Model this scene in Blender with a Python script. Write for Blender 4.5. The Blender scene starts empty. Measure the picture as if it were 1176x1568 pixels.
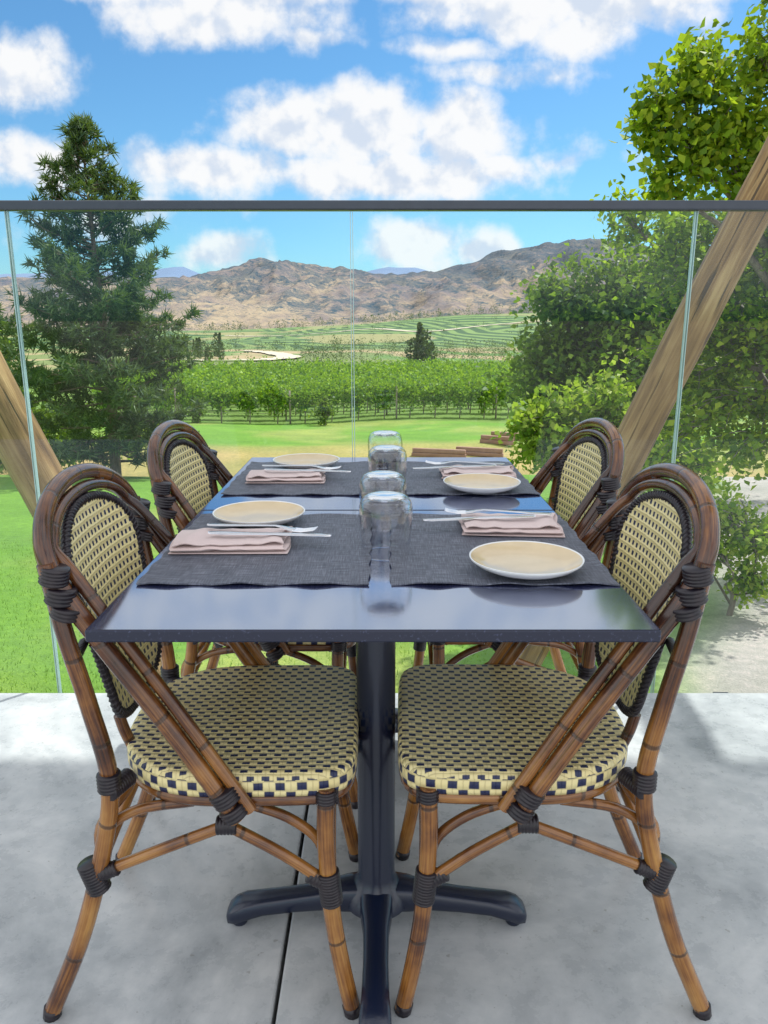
import bpy, math, random
import numpy as np
from mathutils import Vector, noise, Matrix
random.seed(7); rng=np.random.default_rng(7)
scene=bpy.context.scene
CAMZ=1.145
# ------------------------------------------------------------------ node helpers
class NT:
    def __init__(s,nt): s.nt=nt; s.nt.nodes.clear()
    def n(s,t,ins=None,**at):
        nd=s.nt.nodes.new(t)
        for k,v in at.items(): setattr(nd,k,v)
        for k,v in (ins or {}).items(): s.set(nd.inputs[k],v)
        return nd
    def set(s,sock,v):
        if isinstance(v,bpy.types.NodeSocket): s.nt.links.new(v,sock)
        else:
            if isinstance(v,(tuple,list)) and sock.type=='RGBA' and len(v)==3: v=(*v,1)
            sock.default_value=v
    def m(s,op,a,b=None,c=None,clamp=False):
        nd=s.nt.nodes.new('ShaderNodeMath'); nd.operation=op; nd.use_clamp=clamp
        for i,v in enumerate((a,b,c)):
            if v is not None: s.set(nd.inputs[i],v)
        return nd.outputs[0]
    def vm(s,op,a,b=None):
        nd=s.nt.nodes.new('ShaderNodeVectorMath'); nd.operation=op
        s.set(nd.inputs[0],a)
        if b is not None:
            if op=='SCALE': s.set(nd.inputs['Scale'],b)
            else: s.set(nd.inputs[1],b)
        return nd.outputs['Value'] if op in('LENGTH','DOT_PRODUCT') else nd.outputs[0]
    def mix(s,f,a,b,mode='MIX'):
        nd=s.nt.nodes.new('ShaderNodeMix'); nd.data_type='RGBA'; nd.blend_type=mode
        s.set(nd.inputs[0],f); s.set(nd.inputs[6],a); s.set(nd.inputs[7],b)
        return nd.outputs[2]
    def noise(s,vec,scale,detail=4,rough=.55,dist=0,out='Fac'):
        nd=s.n('ShaderNodeTexNoise',{'Vector':vec,'Scale':scale,'Detail':detail,'Roughness':rough,'Distortion':dist})
        return nd.outputs[out]
    def ramp(s,f,stops,interp='LINEAR'):
        nd=s.n('ShaderNodeValToRGB',{'Fac':f}); cr=nd.color_ramp; cr.interpolation=interp
        while len(cr.elements)<len(stops): cr.elements.new(.5)
        for e,(p,c) in zip(cr.elements,stops):
            e.position=p; e.color=(*c,1) if len(c)==3 else c
        return nd.outputs[0]
    def sstep(s,x,a,b):
        nd=s.n('ShaderNodeMapRange',{0:x,1:a,2:b,3:0.0,4:1.0},interpolation_type='SMOOTHSTEP')
        return nd.outputs[0]
    def bump(s,h,strength=.3,dist=.01,normal=None):
        nd=s.n('ShaderNodeBump',{'Height':h,'Strength':strength,'Distance':dist})
        return nd.outputs[0]
    def coord(s,w='Object'): return s.n('ShaderNodeTexCoord').outputs[w]
    def pos(s): return s.n('ShaderNodeNewGeometry').outputs['Position']
    def out(s,sh): 
        o=s.n('ShaderNodeOutputMaterial'); s.nt.links.new(sh,o.inputs[0])
    def bsdf(s,color,rough=.5,normal=None,**ins):
        d={'Base Color':color,'Roughness':rough}
        if normal is not None: d['Normal']=normal
        d.update(ins)
        b=s.n('ShaderNodeBsdfPrincipled',d); s.out(b.outputs[0]); return b
def newmat(name):
    m=bpy.data.materials.new(name); m.use_nodes=True
    return m,NT(m.node_tree)

# ------------------------------------------------------------------ mesh helpers
class MB:
    def __init__(s): s.v=[];s.f=[];s.uv=[];s.mi=[]
    def add(s,verts,faces,uvs=None,mi=0):
        o=len(s.v); s.v+= [tuple(p) for p in verts]
        for k,f in enumerate(faces):
            s.f.append([o+i for i in f]); s.mi.append(mi)
            s.uv.append(uvs[k] if uvs else [(0,0)]*len(f))
    def obj(s,name,mats,parent=None,smooth=True,sharp=None):
        me=bpy.data.meshes.new(name); me.from_pydata(s.v,[],s.f)
        uvl=me.uv_layers.new(name='UVMap')
        flat=[c for f in s.uv for p in f for c in p]
        uvl.data.foreach_set('uv',flat)
        me.polygons.foreach_set('material_index',s.mi)
        for m in mats: me.materials.append(m)
        me.polygons.foreach_set('use_smooth',[smooth]*len(me.polygons))
        if sharp is not None: me.set_sharp_from_angle(angle=math.radians(sharp))
        me.update()
        o=bpy.data.objects.new(name,me); scene.collection.objects.link(o)
        if parent: o.parent=parent
        return o
def empty(name,loc=(0,0,0),rz=0):
    e=bpy.data.objects.new(name,None); e.empty_display_size=.1
    e.location=loc; e.rotation_euler=(0,0,rz); scene.collection.objects.link(e); return e
def catmull(P,n=8):
    P=[Vector(p) for p in P]; Q=[P[0]*2-P[1]]+P+[P[-1]*2-P[-2]]; out=[]
    for i in range(1,len(Q)-2):
        a,b,c,d=Q[i-1:i+3]
        for k in range(n):
            t=k/n
            out.append(.5*((2*b)+(c-a)*t+(2*a-5*b+4*c-d)*t*t+(3*b-a-3*c+d)*t**3))
    out.append(P[-1]); return out
def tube(mb,pts,r,seg=10,mi=0,cap=True,closed=False):
    pts=[Vector(p) for p in pts]; n=len(pts)
    rr=r if isinstance(r,(list,tuple)) else [r]*n
    T=[]
    for i in range(n):
        if closed: d=pts[(i+1)%n]-pts[i-1]
        else: d=pts[min(i+1,n-1)]-pts[max(i-1,0)]
        T.append(d.normalized())
    ref=Vector((0,0,1)) if abs(T[0].z)<.9 else Vector((1,0,0))
    N=(ref-T[0]*ref.dot(T[0])).normalized()
    V=[];L=[0]
    for i in range(n):
        if i>0:
            N=(N-T[i]*N.dot(T[i])).normalized(); L.append(L[-1]+(pts[i]-pts[i-1]).length)
        B=T[i].cross(N)
        for k in range(seg):
            a=2*math.pi*k/seg
            V.append(pts[i]+(N*math.cos(a)+B*math.sin(a))*rr[i])
    F=[];U=[]
    rng_=range(n if closed else n-1)
    for i in rng_:
        j=(i+1)%n
        for k in range(seg):
            k2=(k+1)%seg
            F.append([i*seg+k,i*seg+k2,j*seg+k2,j*seg+k])
            l2=L[j] if j else L[-1]+.01
            U.append([(k/seg,L[i]),((k+1)/seg,L[i]),((k+1)/seg,l2),(k/seg,l2)])
    if cap and not closed:
        F.append(list(range(seg))[::-1]);U.append([(0,0)]*seg)
        F.append([(n-1)*seg+k for k in range(seg)]);U.append([(0,L[-1])]*seg)
    mb.add(V,F,U,mi)
def wrap(mb,p,d,length,r,seg=12,mi=0,pitch=.0052):
    p=Vector(p);d=Vector(d).normalized(); nr=max(2,int(length/pitch))
    pts=[];rad=[]
    for i in range(nr*4+1):
        t=i/(nr*4); pts.append(p+d*(t-.5)*length); rad.append(r*(.93+.1*abs(math.sin(math.pi*i/4))))
    tube(mb,pts,rad,seg,mi)
def lathe(mb,prof,seg=48,mi=0,center=(0,0,0),mis=None):
    V=[];F=[];cx,cy,cz=center;n=len(prof)
    for (r,z) in prof:
        for k in range(seg):
            a=2*math.pi*k/seg; V.append((cx+r*math.cos(a),cy+r*math.sin(a),cz+z))
    for i in range(n-1):
        sub=[]
        for k in range(seg):
            k2=(k+1)%seg; sub.append([i*seg+k,i*seg+k2,(i+1)*seg+k2,(i+1)*seg+k])
        F.append(sub)
    o=len(mb.v); mb.v+=V
    for i,sub in enumerate(F):
        for f in sub:
            mb.f.append([o+q for q in f]); mb.mi.append(mis[i] if mis else mi); mb.uv.append([(0,0)]*4)
def box(mb,c,s,mi=0,bev=0.0,rotz=0,topmi=None):
    x,y,z=s[0]/2,s[1]/2,s[2]/2; b=bev
    if b<=0:
        V=[(i,j,k) for k in(-z,z) for j in(-y,y) for i in(-x,x)]
        F=[[0,2,3,1],[4,5,7,6],[0,1,5,4],[2,6,7,3],[0,4,6,2],[1,3,7,5]]
    else:
        V=[];F=[]
        levels=[(-z,b),(-z+b*.3,b*.3),(-z+b,0),(z-b,0),(z-b*.3,b*.3),(z,b)]
        for (zz,ins) in levels:
            xx,yy=x-ins,y-ins; c0=b
            for (sx,sy,a0) in((1,1,0),(-1,1,90),(-1,-1,180),(1,-1,270)):
                for k in range(4):
                    a=math.radians(a0+30*k)
                    V.append((sx*(xx-c0)+c0*math.cos(a),sy*(yy-c0)+c0*math.sin(a),zz))
        m=16
        for i in range(len(levels)-1):
            for k in range(m): F.append([i*m+k,i*m+(k+1)%m,(i+1)*m+(k+1)%m,(i+1)*m+k])
        F.append(list(range(m))[::-1]); F.append([(len(levels)-1)*m+k for k in range(m)])
    R=Matrix.Rotation(rotz,3,'Z')
    V=[R@Vector(p)+Vector(c) for p in V]
    mb.add(V,F,[[(V[i].x,V[i].y) for i in f] for f in F],mi)
    if topmi is not None: mb.mi[-1]=topmi
def poly_np(name,V,mat,parent=None):
    N,k,_=V.shape; me=bpy.data.meshes.new(name)
    me.vertices.add(N*k); me.vertices.foreach_set('co',V.astype(np.float32).ravel())
    me.loops.add(N*k); me.loops.foreach_set('vertex_index',np.arange(N*k,dtype=np.int32))
    me.polygons.add(N); me.polygons.foreach_set('loop_start',np.arange(0,N*k,k,dtype=np.int32))
    try: me.polygons.foreach_set('loop_total',np.full(N,k,dtype=np.int32))
    except Exception: pass
    me.materials.append(mat); me.update(calc_edges=True); me.validate()
    o=bpy.data.objects.new(name,me); scene.collection.objects.link(o)
    if parent: o.parent=parent
    return o
def nrmz(a): return a/np.maximum(np.linalg.norm(a,axis=1,keepdims=True),1e-9)
def leaves(C,S,up=.6,aspect=.62):
    C=np.asarray(C,float); N=len(C); S=np.broadcast_to(np.asarray(S,float),(N,))[:,None]*rng.uniform(.65,1.25,(N,1))
    n=nrmz(rng.normal(size=(N,3))+np.array([0,0,up])); t=nrmz(np.cross(n,rng.normal(size=(N,3)))); b=np.cross(n,t)
    return np.stack([C-t*S*.5,C+b*S*aspect*.5+n*S*.1-t*S*.05,C+t*S*.5-n*S*.08,C-b*S*aspect*.5+n*S*.1-t*S*.05],axis=1)

# ------------------------------------------------------------------ terrain profile
PROF=[(-4000,-1.3),(3,-1.25),(5,-1.25),(19,-2.65),(23.5,-3.85),(28,-3.3),(43,-4.3),(90,-5.4),(135,-7.2),(300,-13),(480,-17),(560,-16.5),(780,-8),(1000,0),(1150,-2),(1500,-4),(3000,-4),(9000,-4)]
PX=np.array([p[0] for p in PROF],float);PZ=np.array([p[1] for p in PROF],float)
def H(x,y):
    y=np.asarray(y,float);x=np.asarray(x,float)
    z=np.interp(y,PX,PZ)
    amp=np.clip((y-120)/500,0,1)
    z=z+amp*(2.0*np.sin(x/95+y/160)+1.2*np.sin(x/41-y/77))
    z=z+np.clip((y-450)/300,0,1)*np.clip(x*.050,-10,12)
    z=z+np.clip((y-8)/30,0,1)*.10*np.sin(x/2.3+np.sin(y/3.1))
    return z
# ------------------------------------------------------------------ materials
def leafmat(name,stops,trans=.4,spec=.3):
    m,t=newmat(name)
    rnd=t.n('ShaderNodeNewGeometry').outputs['Random Per Island']
    col=t.ramp(rnd,stops)
    d=t.n('ShaderNodeBsdfPrincipled',{'Base Color':col,'Roughness':.5,'Specular IOR Level':spec})
    tr=t.n('ShaderNodeBsdfTranslucent',{'Color':t.mix(.5,col,(.42,.62,.02),'MIX')})
    mx=t.n('ShaderNodeMixShader',{0:trans}); t.nt.links.new(d.outputs[0],mx.inputs[1]); t.nt.links.new(tr.outputs[0],mx.inputs[2])
    t.out(mx.outputs[0]); return m
M_maple=leafmat('maple_leaf',[(0,(.04,.10,.012)),(.5,(.16,.28,.02)),(1,(.42,.50,.03))],.5)
M_dark=leafmat('dark_leaf',[(0,(.02,.06,.02)),(.5,(.08,.16,.022)),(1,(.22,.32,.04))],.4)
M_shrub=leafmat('shrub_leaf',[(0,(.08,.18,.02)),(.5,(.25,.38,.03)),(1,(.54,.60,.12))],.5)
M_vine=leafmat('vine_leaf',[(0,(.02,.08,.012)),(.5,(.11,.26,.02)),(1,(.34,.50,.04))],.42)
M_pine=leafmat('pine_needle',[(0,(.015,.045,.025)),(.5,(.045,.09,.045)),(1,(.13,.19,.075))],.2)
M_dist=leafmat('distant_leaf',[(0,(.02,.045,.03)),(.5,(.045,.08,.035)),(1,(.11,.15,.05))],.15)
def barkmat(name,c1,c2,sc=6):
    m,t=newmat(name); p=t.coord('Object')
    mp=t.n('ShaderNodeMapping',{'Vector':p,'Scale':(1,1,.18)}).outputs[0]
    nz=t.noise(mp,sc*4,6,.65)
    t.bsdf(t.ramp(nz,[(.3,c1),(.7,c2)]),.85,t.bump(nz,.7,.02)); return m
M_bark=barkmat('bark',(.07,.05,.035),(.26,.20,.15))
M_bark2=barkmat('grey_bark',(.10,.085,.065),(.30,.26,.21))

def m_bamboo():
    m,t=newmat('rattan_pole')
    uv=t.n('ShaderNodeUVMap').outputs[0]; sp=t.n('ShaderNodeSeparateXYZ',{0:uv})
    p=t.coord('Object'); n1=t.noise(p,9,4); n2=t.noise(t.n('ShaderNodeMapping',{'Vector':uv,'Scale':(9,3,1)}).outputs[0],3,5)
    v=t.m('ADD',t.m('DIVIDE',sp.outputs[1],.135),t.m('MULTIPLY',t.noise(p,3,1),.6))
    fr=t.m('FRACT',v); ring=t.m('SUBTRACT',1,t.sstep(t.m('ABSOLUTE',t.m('SUBTRACT',fr,.5)),.012,.035))
    zz=t.n('ShaderNodeSeparateXYZ',{0:p}).outputs[2]
    hf=t.sstep(zz,.80,.15)
    f=t.m('ADD',t.m('MULTIPLY',n1,.75),t.m('MULTIPLY',n2,.5))
    f=t.m('ADD',t.m('MULTIPLY',hf,.18),t.m('SUBTRACT',f,.16))
    col=t.ramp(f,[(.36,(.035,.012,.006)),(.49,(.11,.036,.011)),(.62,(.29,.115,.024)),(.84,(.52,.26,.065))])
    col=t.mix(t.m('MULTIPLY',ring,.75),col,(.030,.014,.008))
    t.bsdf(col,.24,t.bump(t.m('ADD',t.m('MULTIPLY',n2,.3),t.m('MULTIPLY',ring,-1)),.35,.003),**{'Coat Weight':.5,'Coat Roughness':.12})
    return m
M_bam=m_bamboo()
m,t=newmat('black_cane_wrap'); nz=t.noise(t.coord('Object'),60,3)
t.bsdf(t.ramp(nz,[(.3,(.008,.006,.012)),(.8,(.034,.024,.028))]),.32); M_wrap=m
def m_weave(name,cu,cv,duty,vd,extra=False):
    m,t=newmat(name); uv=t.n('ShaderNodeUVMap').outputs[0]
    wob=t.noise(uv,35,2,out='Color')
    uv2=t.vm('ADD',uv,t.vm('SCALE',t.vm('SUBTRACT',wob,(.5,.5,.5)),.0034))
    sp=t.n('ShaderNodeSeparateXYZ',{0:uv2}); U=t.m('DIVIDE',sp.outputs[0],cu);Vv=t.m('DIVIDE',sp.outputs[1],cv)
    row=t.m('FLOOR',Vv); off=t.m('MULTIPLY',t.m('FLOORED_MODULO',row,2),.5)
    fu=t.m('FRACT',t.m('ADD',U,off)); fv=t.m('FRACT',Vv)
    bu=t.m('SUBTRACT',1,t.sstep(t.m('ABSOLUTE',t.m('SUBTRACT',fu,.5)),duty*.5-.03,duty*.5+.03))
    bv=t.m('SUBTRACT',1,t.sstep(t.m('ABSOLUTE',t.m('SUBTRACT',fv,.5)),vd*.5-.05,vd*.5+.05))
    bl=t.m('MULTIPLY',bu,bv)
    gap=t.sstep(t.m('ABSOLUTE',t.m('SUBTRACT',fv,.5)),.44,.5)
    gap2=t.sstep(t.m('ABSOLUTE',t.m('SUBTRACT',t.m('FRACT',t.m('MULTIPLY',U,2)),.5)),.42,.5)
    g=t.m('MAXIMUM',t.m('MULTIPLY',gap,.8),t.m('MULTIPLY',gap2,.35))
    nz=t.noise(uv,120,3); nb=t.noise(uv,14,3)
    cream=t.mix(t.m('MULTIPLY',nb,.9),(.92,.81,.44),(.80,.64,.27))
    cream=t.mix(t.m('MULTIPLY',g,.45),cream,(.18,.12,.05))
    black=t.mix(nz,(.006,.010,.045),(.025,.035,.11))
    col=t.mix(bl,cream,black)
    hgt=t.m('ADD',t.m('SINE',t.m('MULTIPLY',fv,math.pi)),t.m('MULTIPLY',bl,-.45))
    hgt=t.m('SUBTRACT',hgt,t.m('MULTIPLY',gap2,.4))
    t.bsdf(col,.36,t.bump(hgt,.7,.003)); return m
M_weave=m_weave('woven_seat_cane',.0235,.0130,.50,.56)
M_weaveb=m_weave('woven_back_cane',.0160,.0165,.46,.50)
M_rim=m_weave('woven_rim_cane',.034,.0155,.44,.85)

def simple(name,c,r=.5,**k):
    m,t=newmat(name); nz=t.noise(t.coord('Object'),25,4)
    t.bsdf(t.mix(nz,tuple(x*.85 for x in c),tuple(min(1,x*1.12) for x in c)),r,**k); return m
m,t=newmat('polished_dark_stone'); p=t.coord('Object')
sp=t.noise(p,260,2); v=t.sstep(sp,.60,.75); big=t.noise(p,6,3)
t.bsdf(t.mix(t.m('MULTIPLY',v,.7),(.018,.021,.070),(.13,.14,.24)),t.m('ADD',.06,t.m('MULTIPLY',big,.06)),**{'IOR':7.0,'Specular Tint':(.84,.88,1.0,1)})
M_stone=m
m,t=newmat('stone_edge'); t.bsdf(t.mix(t.sstep(t.noise(t.coord('Object'),260,2),.6,.75),(.008,.012,.036),(.05,.06,.12)),.25); M_edge=m
m,t=newmat('black_cast_metal'); nz=t.noise(t.coord('Object'),180,3)
t.bsdf((.007,.013,.036),.25,t.bump(nz,.12,.002),**{'Specular IOR Level':.7}); M_iron=m
m,t=newmat('polished_concrete'); p=t.pos()
a=t.noise(p,1.9,7,.66,1.2);b=t.noise(p,14,5,.7);c=t.noise(p,90,2)
f=t.m('ADD',t.m('MULTIPLY',a,.7),t.m('MULTIPLY',b,.3))
col=t.ramp(f,[(.36,(.30,.32,.335)),(.5,(.46,.48,.49)),(.62,(.61,.62,.62))])
spk=t.sstep(t.noise(p,55,2),.70,.74)
col=t.mix(t.m('MULTIPLY',spk,.5),col,(.18,.17,.15))
t.bsdf(col,t.m('ADD',.14,t.m('MULTIPLY',b,.30)),t.bump(t.m('ADD',b,t.m('MULTIPLY',c,.25)),.10,.004)); M_conc=m
M_darkgap=simple('joint_filler',(.03,.03,.03),.9)
m,t=newmat('clear_glass_panel')
tr=t.n('ShaderNodeBsdfTransparent',{'Color':(.955,.988,.995)}); gl=t.n('ShaderNodeBsdfGlossy',{'Color':(.80,.93,1),'Roughness':0.0})
lw=t.n('ShaderNodeLayerWeight',{'Blend':.5}).outputs['Facing']
fr=t.m('ADD',.018,t.m('MULTIPLY',t.m('POWER',lw,5.0),.5))
mx=t.n('ShaderNodeMixShader',{0:fr}); t.nt.links.new(tr.outputs[0],mx.inputs[1]);t.nt.links.new(gl.outputs[0],mx.inputs[2])
t.out(mx.outputs[0]); M_glass=m
M_gedge=simple('polished_glass_edge',(.45,.62,.62),.2)
m,t=newmat('drinking_glass')
tr=t.n('ShaderNodeBsdfTransparent',{'Color':(.985,.99,.995)}); gl=t.n('ShaderNodeBsdfGlossy',{'Color':(1,1,1),'Roughness':0.0})
lw=t.n('ShaderNodeLayerWeight',{'Blend':.5}).outputs['Facing']
fr=t.m('ADD',.05,t.m('MULTIPLY',t.m('POWER',lw,3.0),.85))
mx=t.n('ShaderNodeMixShader',{0:fr}); t.nt.links.new(tr.outputs[0],mx.inputs[1]);t.nt.links.new(gl.outputs[0],mx.inputs[2])
t.out(mx.outputs[0]); M_tumb=m
m,t=newmat('thick_glass_base'); t.bsdf((1,1,1),0.0,**{'Transmission Weight':1.0,'IOR':1.4}); M_tbase=m
M_rail=simple('anodised_rail',(.07,.08,.10),.35,**{'Metallic':.7})
M_steel=simple('cutlery_steel',(.72,.72,.74),.14,**{'Metallic':1.0})
M_white=simple('glazed_white',(.84,.84,.83),.12)
M_tan=simple('glaze_tan_reflection',(.70,.56,.36),.10)  # warm ceiling reflection painted into the plate interior's base colour
m,t=newmat('napkin_linen'); p=t.coord('Object'); w=t.noise(p,500,2); b=t.noise(p,12,3)
t.bsdf(t.mix(b,(.62,.47,.45),(.76,.61,.58)),.9,t.bump(t.m('ADD',w,b),.25,.002),**{'Sheen Weight':.3}); M_nap=m
m,t=newmat('placemat_weave'); uv=t.coord('Object'); s=t.n('ShaderNodeSeparateXYZ',{0:uv})
wx=t.m('SINE',t.m('MULTIPLY',s.outputs[0],1500));wy=t.m('SINE',t.m('MULTIPLY',s.outputs[1],1500))
st=t.noise(t.n('ShaderNodeMapping',{'Vector':uv,'Scale':(18,420,1)}).outputs[0],1.5,3)
st2=t.noise(t.n('ShaderNodeMapping',{'Vector':uv,'Scale':(420,18,1)}).outputs[0],1.5,3)
f=t.m('ADD',t.m('MULTIPLY',st,.6),t.m('MULTIPLY',st2,.4))
t.bsdf(t.ramp(f,[(.35,(.034,.037,.055)),(.5,(.10,.108,.14)),(.68,(.30,.31,.37))]),.5,t.bump(t.m('MULTIPLY',wx,wy),.5,.001)); M_mat=m
m,t=newmat('sun_blocker_pale'); t.bsdf((.78,.76,.70),.8); M_blocker=m  # surface of the added out-of-view sun blocker

# ------------------------------------------------------------------ floor
fl=empty('concrete_floor')
for nm,x0,x1 in(('slab_a',-5,-.190),('slab_b',-.183,5)):
    mb=MB(); box(mb,((x0+x1)/2,-.385,-.09),(x1-x0,5.23,.18),0,.004); mb.obj(nm,[M_conc],fl,True,10)
mb=MB(); box(mb,(0,-.40,-.235),(9.9,5.15,.25)); mb.obj('substrate',[M_darkgap],fl,False)

# ------------------------------------------------------------------ glass railing
gr=empty('glass_railing')
GY=2.30
for k in range(-4,5):
    x0=-.0916+.9685*k
    mb=MB(); box(mb,(x0+.9685/2,GY,.70),(.9600,.012,1.49)); mb.obj('glass_pane',[M_glass],gr,False)
    mb=MB()
    for q in(-1,1): box(mb,(x0+.9685/2+q*(.480+.0009),GY,.70),(.0018,.0118,1.486))
    mb.obj('pane_edge',[M_gedge],gr,False)
    mb=MB()
    box(mb,(x0+.22,GY-.012,-.06),(.05,.012,.06),0,.002); box(mb,(x0+.75,GY-.012,-.06),(.05,.012,.06),0,.002)
    mb.obj('clamp',[M_rail],gr,True,40)
mb=MB(); box(mb,(.35,GY,1.457),(8.8,.034,.026),0,.004); mb.obj('top_rail',[M_rail],gr,True,10)

# ------------------------------------------------------------------ tables
def make_table(cx,cy,sx,sy):
    e=empty('dining_table',(cx,cy,0))
    mb=MB(); box(mb,(0,0,.741),(sx,sy,.018),0,.0025,topmi=1); mb.obj('table_top',[M_edge,M_stone],e,True,10)
    mb=MB()
    lathe(mb,[(0.0,.731),(.11,.731),(.11,.722),(.045,.712),(.036,.70),(.035,.68),(.035,.115),(.040,.10),(.050,.085),(.060,.07),(.062,.055),(.05,.045),(0,.045)],40)
    mb.obj('column',[M_iron],e,True,40)
    mb=MB()
    for q in range(4):
        a=q*math.pi/2; d=Vector((math.cos(a),math.sin(a),0)); s=Vector((-math.sin(a),math.cos(a),0))
        secs=[(.02,.070,.034,.030),(.06,.066,.030,.028),(.10,.060,.0235,.022),(.16,.052,.0225,.019),(.22,.044,.024,.018),(.255,.036,.027,.020),(.275,.028,.027,.019),(.288,.022,.022,.013),(.292,.02,.012,.006)]
        V=[];n=14
        for (l,z,w,h) in secs:
            for k in range(n):
                th=2*math.pi*k/n; c_,s_=math.cos(th),math.sin(th)
                xx=math.copysign(abs(c_)**.55,c_)*w; zz=math.copysign(abs(s_)**.55,s_)*h
                V.append(d*l+s*xx+Vector((0,0,z+zz)))
        F=[]
        for i in range(len(secs)-1):
            for k in range(n): F.append([i*n+k,i*n+(k+1)%n,(i+1)*n+(k+1)%n,(i+1)*n+k])
        F.append([(len(secs)-1)*n+k for k in range(n)])
        mb.add(V,F)
        lathe(mb,[(0,.02),(.014,.02),(.016,.004),(.014,0),(0,0)],16,center=tuple(d*.268))
    mb.obj('cross_base',[M_iron],e,True,60)
    return e
TX=-.0145
make_table(TX,1.273,.760,.658)
make_table(TX,1.935,.760,.658)
TZ=.750
# ------------------------------------------------------------------ placemats
def placemat(x0,x1,y0,y1,rz=0):
    mb=MB(); nx,ny=36,44; th=.0022; V=[];F=[]
    sx,sy=(x1-x0),(y1-y0); ph=random.random()*9
    for s in(0,1):
        for j in range(ny+1):
            for i in range(nx+1):
                u,v=i/nx-.5,j/ny-.5
                ex=.0018*math.sin(v*37+ph)*(abs(u)*2)**8; ey=.0018*math.sin(u*31+ph)*(abs(v)*2)**8
                w=.0007*math.sin(u*11+ph)*math.cos(v*9+ph)+.0008+.0030*(max(abs(u),abs(v))*2)**12*(.5+.5*math.sin(u*19+v*13+ph))
                V.append((u*sx+ex,v*sy+ey,w+th*s))
    o=(nx+1)*(ny+1)
    for j in range(ny):
        for i in range(nx):
            a=j*(nx+1)+i; F.append([o+a,o+a+1,o+a+nx+2,o+a+nx+1]); F.append([a,a+nx+1,a+nx+2,a+1])
    ring=[i for i in range(nx+1)]+[j*(nx+1)+nx for j in range(1,ny+1)]+[ny*(nx+1)+i for i in range(nx-1,-1,-1)]+[j*(nx+1) for j in range(ny-1,0,-1)]
    for k in range(len(ring)):
        a,b=ring[k],ring[(k+1)%len(ring)]; F.append([a,b,o+b,o+a])
    mb.add(V,F); ob=mb.obj('placemat',[M_mat],None,True,50); ob.location=((x0+x1)/2,(y0+y1)/2,TZ); ob.rotation_euler[2]=rz
placemat(-.381,-.024,1.118,1.553,.006)
placemat(.012,.362,1.118,1.553,-.01)
placemat(-.378,-.022,1.745,2.165,-.008)
placemat(.012,.360,1.745,2.165,.01)
# ------------------------------------------------------------------ plates
def plate(x,y):
    mb=MB()
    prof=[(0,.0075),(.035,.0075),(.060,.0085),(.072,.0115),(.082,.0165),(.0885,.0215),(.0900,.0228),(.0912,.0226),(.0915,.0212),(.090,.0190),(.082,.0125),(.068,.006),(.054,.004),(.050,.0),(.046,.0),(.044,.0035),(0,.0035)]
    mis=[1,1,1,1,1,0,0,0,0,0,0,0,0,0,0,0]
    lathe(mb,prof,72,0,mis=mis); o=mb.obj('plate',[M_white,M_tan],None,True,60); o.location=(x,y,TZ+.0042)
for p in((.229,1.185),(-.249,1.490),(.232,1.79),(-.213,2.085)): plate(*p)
# ------------------------------------------------------------------ napkins
def napkin(cx,cy,lx,ly,rz,flip=1):
    mb=MB()
    path=[];lay=4;zt=.0042
    for l in range(lay):
        ys=np.linspace(-.5,.5,9) if l%2==0 else np.linspace(.5,-.5,9)
        sh=[0,.02,-.02,.03][l]
        for yv in ys: path.append((yv*(1-.03*l)+sh*.3,zt*(l+.45)))
        if l<lay-1:
            s=1 if l%2==0 else -1
            path.append(((.5*(1-.03*l)+.012)*s,zt*(l+.95)))
    n=len(path);nx=26;th=.0016
    T=[]
    for k in range(n):
        a=path[max(k-1,0)];b=path[min(k+1,n-1)]; dy=(b[0]-a[0])*ly;dz=b[1]-a[1];L=math.hypot(dy,dz) or 1; T.append((-dz/L,dy/L))
    V=[];F=[]
    for s in(-1,1):
        for k,(yv,z) in enumerate(path):
            for i in range(nx+1):
                u=i/nx-.5
                skew=.16*u*(k/n-.5)
                wob=.0028*math.sin(u*9+k*.12)+.0020*math.sin(u*23+cy*9+k*.3)
                xx=u*lx*(1-.05*(k/n)*(1+math.sin(k*.4)))+.004*math.sin(k*.5)
                puff=.004*math.cos(yv*3)*(k/n)
                V.append((xx,(yv+skew)*ly+T[k][0]*th*s*.5,z+T[k][1]*th*s*.5+max(0,wob*(k/n))+puff))
    o=n*(nx+1)
    for k in range(n-1):
        for i in range(nx):
            a=k*(nx+1)+i; F.append([o+a,o+a+1,o+a+nx+2,o+a+nx+1]);F.append([a,a+nx+1,a+nx+2,a+1])
    for k in range(n-1):
        for i0 in(0,nx):
            a=k*(nx+1)+i0; F.append([a,a+nx+1,o+a+nx+1,o+a])
    for k in(0,n-1):
        for i in range(nx): a=k*(nx+1)+i; F.append([a,a+1,o+a+1,o+a])
    mb.add(V,F); ob=mb.obj('folded_napkin',[M_nap],None,True,70); ob.location=(cx,cy,TZ+.004); ob.rotation_euler[2]=rz
napkin(-.272,1.325,.205,.115,.05)
napkin(.243,1.437,.190,.115,-.04)
napkin(-.248,1.915,.195,.110,.04)
napkin(.243,1.965,.190,.110,-.04)
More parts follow.
